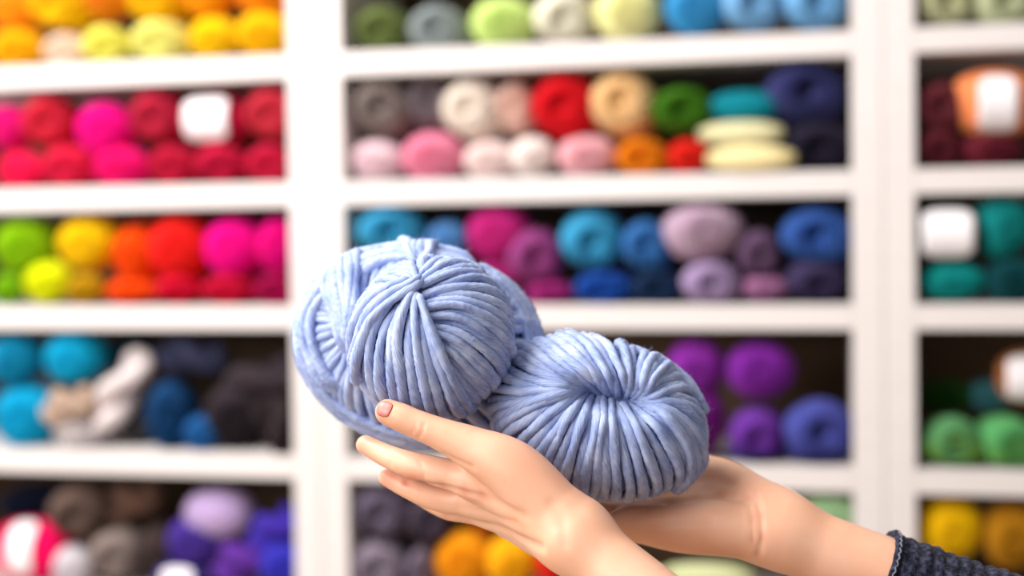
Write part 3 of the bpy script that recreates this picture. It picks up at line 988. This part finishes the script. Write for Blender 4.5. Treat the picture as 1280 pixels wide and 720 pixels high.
def f_far(P):
    d = None
    for c in F_PALM:
        s = chain(P, c, 0.01)
        d = s if d is None else smin(d, s, 0.009)
    d = smin(d, chain(P, far_fore, sub=3), 0.016)
    fing = None
    for c in F_FINGERS:
        s = chain(P, c, 0.005)
        fing = s if fing is None else smin(fing, s, 0.0018)
    d = smin(d, fing, 0.008)
    for pts, dp, w in FAR_GROOVES:
        d = d + groove(P, pts, dp, w)
    return d


_fg = [
    ([(838, 628), (868, 622), (900, 620), (932, 624)], 0.0030, 0.0045),
    ([(944, 618), (951, 645), (953, 672), (948, 694)], 0.0012, 0.0022),
    ([(936, 622), (941, 648), (941, 676)], 0.0007, 0.0018),
    ([(868, 600), (892, 598), (915, 606)], 0.0012, 0.004),
    ([(815, 660), (850, 652), (890, 650)], 0.0008, 0.003),
]
FAR_GROOVES += [([on_skin(f_far, *p) for p in pts], dp, w) for pts, dp, w in _fg]

# --- the rest of the body stands to the right, outside the picture
ELB_N, ELB_F = fg(1075, 985, 0.90), fg(1370, 830, 1.02)
SH_N, SH_F = fg(1800, 640, 0.80), fg(1790, 500, 1.15)
TOP = (SH_N + SH_F) / 2
TOP = TOP + (AX_R * 0.03)
UP = np.array([0, 0, 1.0])
SIDE_V = (SH_F - SH_N); SIDE_V[2] = 0; SIDE_V /= np.linalg.norm(SIDE_V)
FACE = np.cross(SIDE_V, UP)
if FACE @ AX_R > 0: FACE = -FACE            # looks towards the hands


def at_z(base, z, side=0.0, fwd=0.0):
    p = base.copy(); p[2] = z
    return p + SIDE_V * side + FACE * fwd


ZS = float(TOP[2])
HEAD = at_z(TOP, ZS + 0.235, 0, 0.02)


def ell_d(P, c, ax, r):
    q = np.stack([(P - c) @ a for a in ax], -1) / np.array(r)
    k = np.linalg.norm(q, axis=1)
    return (k - 1) * min(r)


def f_rest(P, grow=0.0):
    ax = (SIDE_V, FACE, UP)
    d = ell_d(P, at_z(TOP, ZS - 0.12), ax, (0.155, 0.105, 0.20))
    d = smin(d, ell_d(P, at_z(TOP, ZS - 0.36), ax, (0.13, 0.09, 0.20)), 0.05)
    d = smin(d, ell_d(P, at_z(TOP, ZS - 0.50), ax, (0.165, 0.115, 0.14)), 0.05)
    for a, b in ((SH_N, ELB_N), (SH_F, ELB_F)):
        d = smin(d, seg_d(P, a, b, 0.048, 0.040), 0.03)
    d = smin(d, seg_d(P, SH_N, SH_F, 0.046, 0.046), 0.03)
    if grow: return d - grow
    for sgn in (-1, 1):
        d = smin(d, seg_d(P, at_z(TOP, ZS - 0.52, sgn * 0.085), at_z(TOP, 0.44, sgn * 0.08, 0.01), 0.08, 0.055), 0.03)
        d = smin(d, seg_d(P, at_z(TOP, 0.44, sgn * 0.08, 0.01), at_z(TOP, 0.09, sgn * 0.08, -0.01), 0.054, 0.036), 0.02)
        d = smin(d, seg_d(P, at_z(TOP, 0.045, sgn * 0.08, -0.04), at_z(TOP, 0.035, sgn * 0.085, 0.13), 0.040, 0.033), 0.02)
    d = smin(d, seg_d(P, at_z(TOP, ZS - 0.02), at_z(TOP, ZS + 0.14, 0, 0.01), 0.052, 0.050), 0.03)
    d = smin(d, ell_d(P, HEAD, ax, (0.073, 0.092, 0.112)), 0.02)
    d = smin(d, ell_d(P, HEAD - UP * 0.07 + FACE * 0.045, ax, (0.045, 0.042, 0.040)), 0.02)
    d = smin(d, seg_d(P, HEAD + FACE * 0.088 + UP * 0.012, HEAD + FACE * 0.108 - UP * 0.026, 0.006, 0.012), 0.012)   # nose
    for s in (-1, 1):
        d = smin(d, ell_d(P, HEAD + SIDE_V * s * 0.074 - UP * 0.005, ax, (0.010, 0.018, 0.031)), 0.006)                # ears
        e = np.linalg.norm(P - (HEAD + SIDE_V * s * 0.031 + FACE * 0.093 + UP * 0.008), axis=1)
        d = d + 0.007 * np.exp(-(e / 0.016) ** 2)                                                                      # eye sockets
    for dz in (-0.054, -0.065):
        d = smin(d, seg_d(P, HEAD + FACE * 0.086 + UP * dz - SIDE_V * 0.018, HEAD + FACE * 0.086 + UP * dz + SIDE_V * 0.018, 0.006, 0.006), 0.005)
    return d


def bounds(chains, pad):
    pts = np.array([p for c in chains for p, r in c])
    return pts.min(0) - pad, pts.max(0) + pad


def skin_material():
    mt, nt, b = principled('skin', lin(SKIN[0]), 0.42, 0.35)
    n = noise(nt, 28, 4)
    at = nt.nodes.new('ShaderNodeAttribute'); at.attribute_name = 'flush'
    mx0 = nt.nodes.new('ShaderNodeMix'); mx0.data_type = 'RGBA'
    mx0.inputs[6].default_value = (*lin(SKIN[0]), 1); mx0.inputs[7].default_value = (*lin(SKIN[1]), 1)
    mr = nt.nodes.new('ShaderNodeMapRange'); mr.inputs['From Min'].default_value = 0.35; mr.inputs['From Max'].default_value = 0.7
    nt.links.new(n.outputs[0], mr.inputs['Value']); nt.links.new(mr.outputs[0], mx0.inputs[0])
    mx = nt.nodes.new('ShaderNodeMix'); mx.data_type = 'RGBA'
    mx.inputs[7].default_value = (*lin(SKIN[2]), 1)
    nt.links.new(mx0.outputs[2], mx.inputs[6]); nt.links.new(at.outputs['Fac'], mx.inputs[0])
    nt.links.new(mx.outputs[2], b.inputs['Base Color'])
    b.inputs['Subsurface Weight'].default_value = 0.35
    b.inputs['Subsurface Radius'].default_value = (1.0, 0.4, 0.2)
    b.inputs['Subsurface Scale'].default_value = 0.004
    n3 = noise(nt, 420, 3)
    add_bump(nt, b, n3.outputs[0], 0.12, 0.0006)
    return mt


SKIN = ('#ECBC9F', '#E6AE8E', '#D5806A')
M_SKIN = skin_material()
person = empty('person', tuple(at_z(TOP, 0.0)))
tag(person, 'person in a dark knit sleeve holding three blue skeins in both hands', 'person')

V1, F1 = surface_nets(f_near, *bounds([near_fore, N_INDEX, N_PINK, N_THUMB, N_RING], 0.045), 0.0017)
V2, F2 = surface_nets(f_far, *bounds([far_fore, *F_FINGERS, *F_PALM], 0.045), 0.0020)
lo = np.minimum(TOP, np.minimum(ELB_N, ELB_F)) - 0.35; hi = np.maximum(TOP, np.maximum(ELB_N, ELB_F)) + 0.35
lo[2] = -0.01; hi[2] = ZS + 0.40
V3, F3 = surface_nets(f_rest, lo, hi, 0.008)
VB = np.vstack([V1, V2, V3]); FB = np.vstack([F1, F2 + len(V1), F3 + len(V1) + len(V2)])


def big_mesh(name, V, Fq, mats, parent, flush=None):
    me = bpy.data.meshes.new(name)
    V = V - np.array(parent.location)
    me.vertices.add(len(V)); me.vertices.foreach_set('co', V.ravel())
    me.loops.add(Fq.size); me.loops.foreach_set('vertex_index', Fq.ravel().astype(np.int32))
    me.polygons.add(len(Fq))
    me.polygons.foreach_set('loop_start', (np.arange(len(Fq)) * 4).astype(np.int32))
    me.polygons.foreach_set('loop_total', np.full(len(Fq), 4, np.int32))
    me.update(calc_edges=True)
    me.polygons.foreach_set('use_smooth', [True] * len(me.polygons))
    if flush is not None:
        at = me.attributes.new('flush', 'FLOAT', 'POINT'); at.data.foreach_set('value', flush.astype(np.float32))
    for mm_ in mats: me.materials.append(mm_)
    o = bpy.data.objects.new(name, me); COL.objects.link(o); o.parent = parent
    return o


flush = np.zeros(len(VB))
for x, y, d, w, amt in ((484, 510, 0.975, 0.010, 0.35), (458, 549, 1.012, 0.010, 0.7), (484, 595, 1.015, 0.009, 0.8), (520, 598, 0.990, 0.008, 0.7),
                        (546, 642, 1.02, 0.012, 0.4), (530, 537, 0.965, 0.009, 0.3), (640, 570, 0.95, 0.022, 0.25)):
    flush = np.maximum(flush, amt * np.exp(-(np.linalg.norm(VB - fg(x, y, d), axis=1) / w) ** 2))
for q, w, amt in [(p, 0.0045, 0.6) for p in NEAR_CREASE] + [(p, 0.004, 0.3) for g in _fg[:3] for p in [on_skin(f_far, *z) for z in g[0]]]:
    flush = np.maximum(flush, amt * np.exp(-(np.linalg.norm(VB - q, axis=1) / w) ** 2))
body = big_mesh('body', VB, FB, [M_SKIN], person, flush)


# thumb nail: a thin curved plate lying on the thumb
def nail(name, cen, along, half_w, half_l, f, label, tilt_n=None):
    """cen = point just outside the skin, along = direction to the tip"""
    e = 0.001
    def grad(p):
        return np.array([(f((p + np.eye(3)[k] * e)[None])[0] - f((p - np.eye(3)[k] * e)[None])[0]) for k in range(3)]) / (2 * e)
    nrm = grad(cen); nrm /= np.linalg.norm(nrm)
    al = along - (along @ nrm) * nrm; al /= np.linalg.norm(al)
    sd = np.cross(nrm, al)
    V, Fc = [], []
    n, m_ = 13, 15
    for i in range(n):
        for j in range(m_):
            u, v = -1 + 2 * i / (n - 1), -1 + 2 * j / (m_ - 1)
            q = u * half_w * math.sqrt(max(0.0, 1 - 0.42 * v * v * v * v) if v > 0 else max(0.0, 1 - 0.55 * v * v))
            p = cen + sd * q + al * v * half_l * (1 - 0.18 * u * u)
            for _ in range(4):
                g = grad(p); d = f(p[None])[0]; p = p - g * d / (g @ g)
            g = grad(p); g /= np.linalg.norm(g)
            edge = max(abs(u), abs(v))
            V.append(p + g * (0.0007 * (1 - edge ** 6) - 0.00015))
    for i in range(n - 1):
        for j in range(m_ - 1):
            a = i * m_ + j
            Fc.append((a, a + m_, a + m_ + 1, a + 1))
    o = mesh_obj(name, np.array(V) - np.array(person.location), Fc, M_NAIL, person)
    md = o.modifiers.new('thick', 'SOLIDIFY'); md.thickness = 0.0004; md.offset = -1
    o['label'] = label
    return o


M_NAIL = principled('fingernail', lin('#D27E74'), 0.35, 0.4)[0]
tc_ = fg(486, 512, 0.9795)
nail('fingernail', tc_ + (-AX_F * 0.88 + AX_U * 0.22 - AX_R * 0.36) * 0.0092, fg(482, 511, 0.9795) - fg(507, 521, 0.979), 0.0070, 0.0066, f_near, 'pink thumbnail')


# ------------------------------------------------------------------ sweater
def knit_material():
    mt, nt, b = principled('charcoal_knit', lin('#34353F'), 0.9, 0.1)
    uv = nt.nodes.new('ShaderNodeUVMap'); uv.uv_map = 'strand'
    n = noise(nt, 260, 3)
    mp = nt.nodes.new('ShaderNodeMapping'); mp.inputs['Scale'].default_value = (1, 1, 1)
    nt.links.new(uv.outputs[0], mp.inputs[0])
    w = nt.nodes.new('ShaderNodeTexWave'); w.wave_type = 'BANDS'; w.inputs['Scale'].default_value = 1.0
    w.inputs['Distortion'].default_value = 1.5
    nt.links.new(mp.outputs[0], w.inputs['Vector'])
    mr = nt.nodes.new('ShaderNodeMapRange'); mr.inputs['From Min'].default_value = 0.42; mr.inputs['From Max'].default_value = 0.68
    nt.links.new(n.outputs[0], mr.inputs['Value'])
    mix_color(nt, mr.outputs[0], lin('#1A1B26'), lin('#41435A'), b)
    add_bump(nt, b, n.outputs[0], 0.8, 0.003)
    b.inputs['Sheen Weight'].default_value = 0.05
    return mt


M_KNIT = knit_material()
M_CUFF = principled('cuff_edge_yarn', lin('#6E707C'), 0.9, 0.1)[0]


def sleeve(path, name='sleeve'):
    """tube with real thickness round the forearm; path of (point, radius)"""
    P = smooth_path(np.array([p for p, r in path]), 120)
    Rr = np.interp(np.linspace(0, 1, 120), np.linspace(0, 1, len(path)), [r for p, r in path])
    sides = 64
    T = np.gradient(P, axis=0); T /= np.linalg.norm(T, axis=1)[:, None]
    v = np.cross(T[0], [0.1, 0.2, 0.97]); v /= np.linalg.norm(v)
    V, Fc = [], []
    rings = []
    # inner rim, then the rolled edge, then outwards along the sleeve
    prof = [(6, -0.0035), (1, -0.0030), (0, -0.0012), (0, 0.0012), (1, 0.0022), (2, 0.0018), (3, 0.0008)] + [(i, 0.0) for i in range(4, 120)]
    for i, off in prof:
        rings.append((i, off))
    for (i, off) in rings:
        vv = v - (v @ T[i]) * T[i]; vv /= np.linalg.norm(vv); w = np.cross(T[i], vv)
        for j in range(sides):
            th = 2 * math.pi * j / sides
            rr = Rr[i] + off + (0.0006 * math.sin(16 * th) if i < 7 else 0.0012 * math.sin(3 * th + i * 0.13) * math.sin(i * 0.21) + 0.0008 * math.sin(i * 0.9 + 2 * math.sin(th)))
            V.append(P[i] + rr * (math.cos(th) * vv + math.sin(th) * w))
    for k in range(len(rings) - 1):
        for j in range(sides):
            a, b2 = k * sides + j, k * sides + (j + 1) % sides
            Fc.append((a, b2, b2 + sides, a + sides))
    o = mesh_obj(name, np.array(V) - np.array(person.location), Fc, M_KNIT, person)
    o['label'] = 'dark charcoal knit sleeve'
    # the lighter stitched line at the cuff
    t = Tubes()
    i = 2
    vv = v - (v @ T[i]) * T[i]; vv /= np.linalg.norm(vv); w = np.cross(T[i], vv)
    n = 260
    ring = [P[i] + T[i] * 0.0006 * math.sin(40 * 2 * math.pi * j / n) + (Rr[i] + 0.0020 + 0.0004 * math.cos(40 * 2 * math.pi * j / n)) * (math.cos(2 * math.pi * j / n) * vv + math.sin(2 * math.pi * j / n) * w) for j in range(n + 1)]
    t.add(np.array(ring), 0.0007, sides=6)
    c = t.build('cuff_stitching', M_CUFF, o)
    c.matrix_parent_inverse = Matrix.Translation(-Vector(person.location))
    return o


sleeve([(fg(1096, 716, 1.030), 0.0315), (fg(1160, 743, 1.028), 0.0345), (fg(1260, 784, 1.024), 0.0405), (fg(1370, 830, 1.020), 0.047)])
sleeve([(fg(975, 897, 0.909), 0.0385), (fg(1010, 928, 0.906), 0.041), (fg(1075, 985, 0.90), 0.047)])
V4, F4 = surface_nets(lambda P: np.maximum(f_rest(P, 0.008), (at_z(TOP, ZS - 0.60)[2] - P[:, 2])), lo, hi, 0.009)
sw = big_mesh('sweater', V4, F4, [M_KNIT], person); sw['label'] = 'dark charcoal knit sweater'
M_JEANS = principled('denim', (0.03, 0.05, 0.11), 0.85)[0]


def f_jeans(P):
    ax = (SIDE_V, FACE, UP)
    d = ell_d(P, at_z(TOP, ZS - 0.52), ax, (0.172, 0.122, 0.13))
    for sgn in (-1, 1):
        d = smin(d, seg_d(P, at_z(TOP, ZS - 0.54, sgn * 0.085), at_z(TOP, 0.44, sgn * 0.08, 0.01), 0.088, 0.064), 0.03)
        d = smin(d, seg_d(P, at_z(TOP, 0.44, sgn * 0.08, 0.01), at_z(TOP, 0.12, sgn * 0.08, -0.01), 0.063, 0.052), 0.02)
    return d


V5, F5 = surface_nets(f_jeans, lo, hi, 0.009)
big_mesh('jeans', V5, F5, [M_JEANS], person)
M_HAIR = principled('brown_hair', (0.06, 0.03, 0.015), 0.5)[0]


def f_hair(P):
    ax = (SIDE_V, FACE, UP)
    d = ell_d(P, HEAD + UP * 0.018 - FACE * 0.016, ax, (0.088, 0.098, 0.112))
    d = smin(d, seg_d(P, HEAD - FACE * 0.06, HEAD - FACE * 0.085 - UP * 0.20, 0.06, 0.035), 0.05)
    cut = ell_d(P, HEAD + FACE * 0.105 - UP * 0.035, ax, (0.075, 0.075, 0.095))
    d = np.maximum(d, -cut)
    return d + 0.0015 * np.sin((P @ SIDE_V) * 700)


V6, F6 = surface_nets(f_hair, HEAD - 0.33, HEAD + 0.2, 0.006)
big_mesh('hair', V6, F6, [M_HAIR], person)
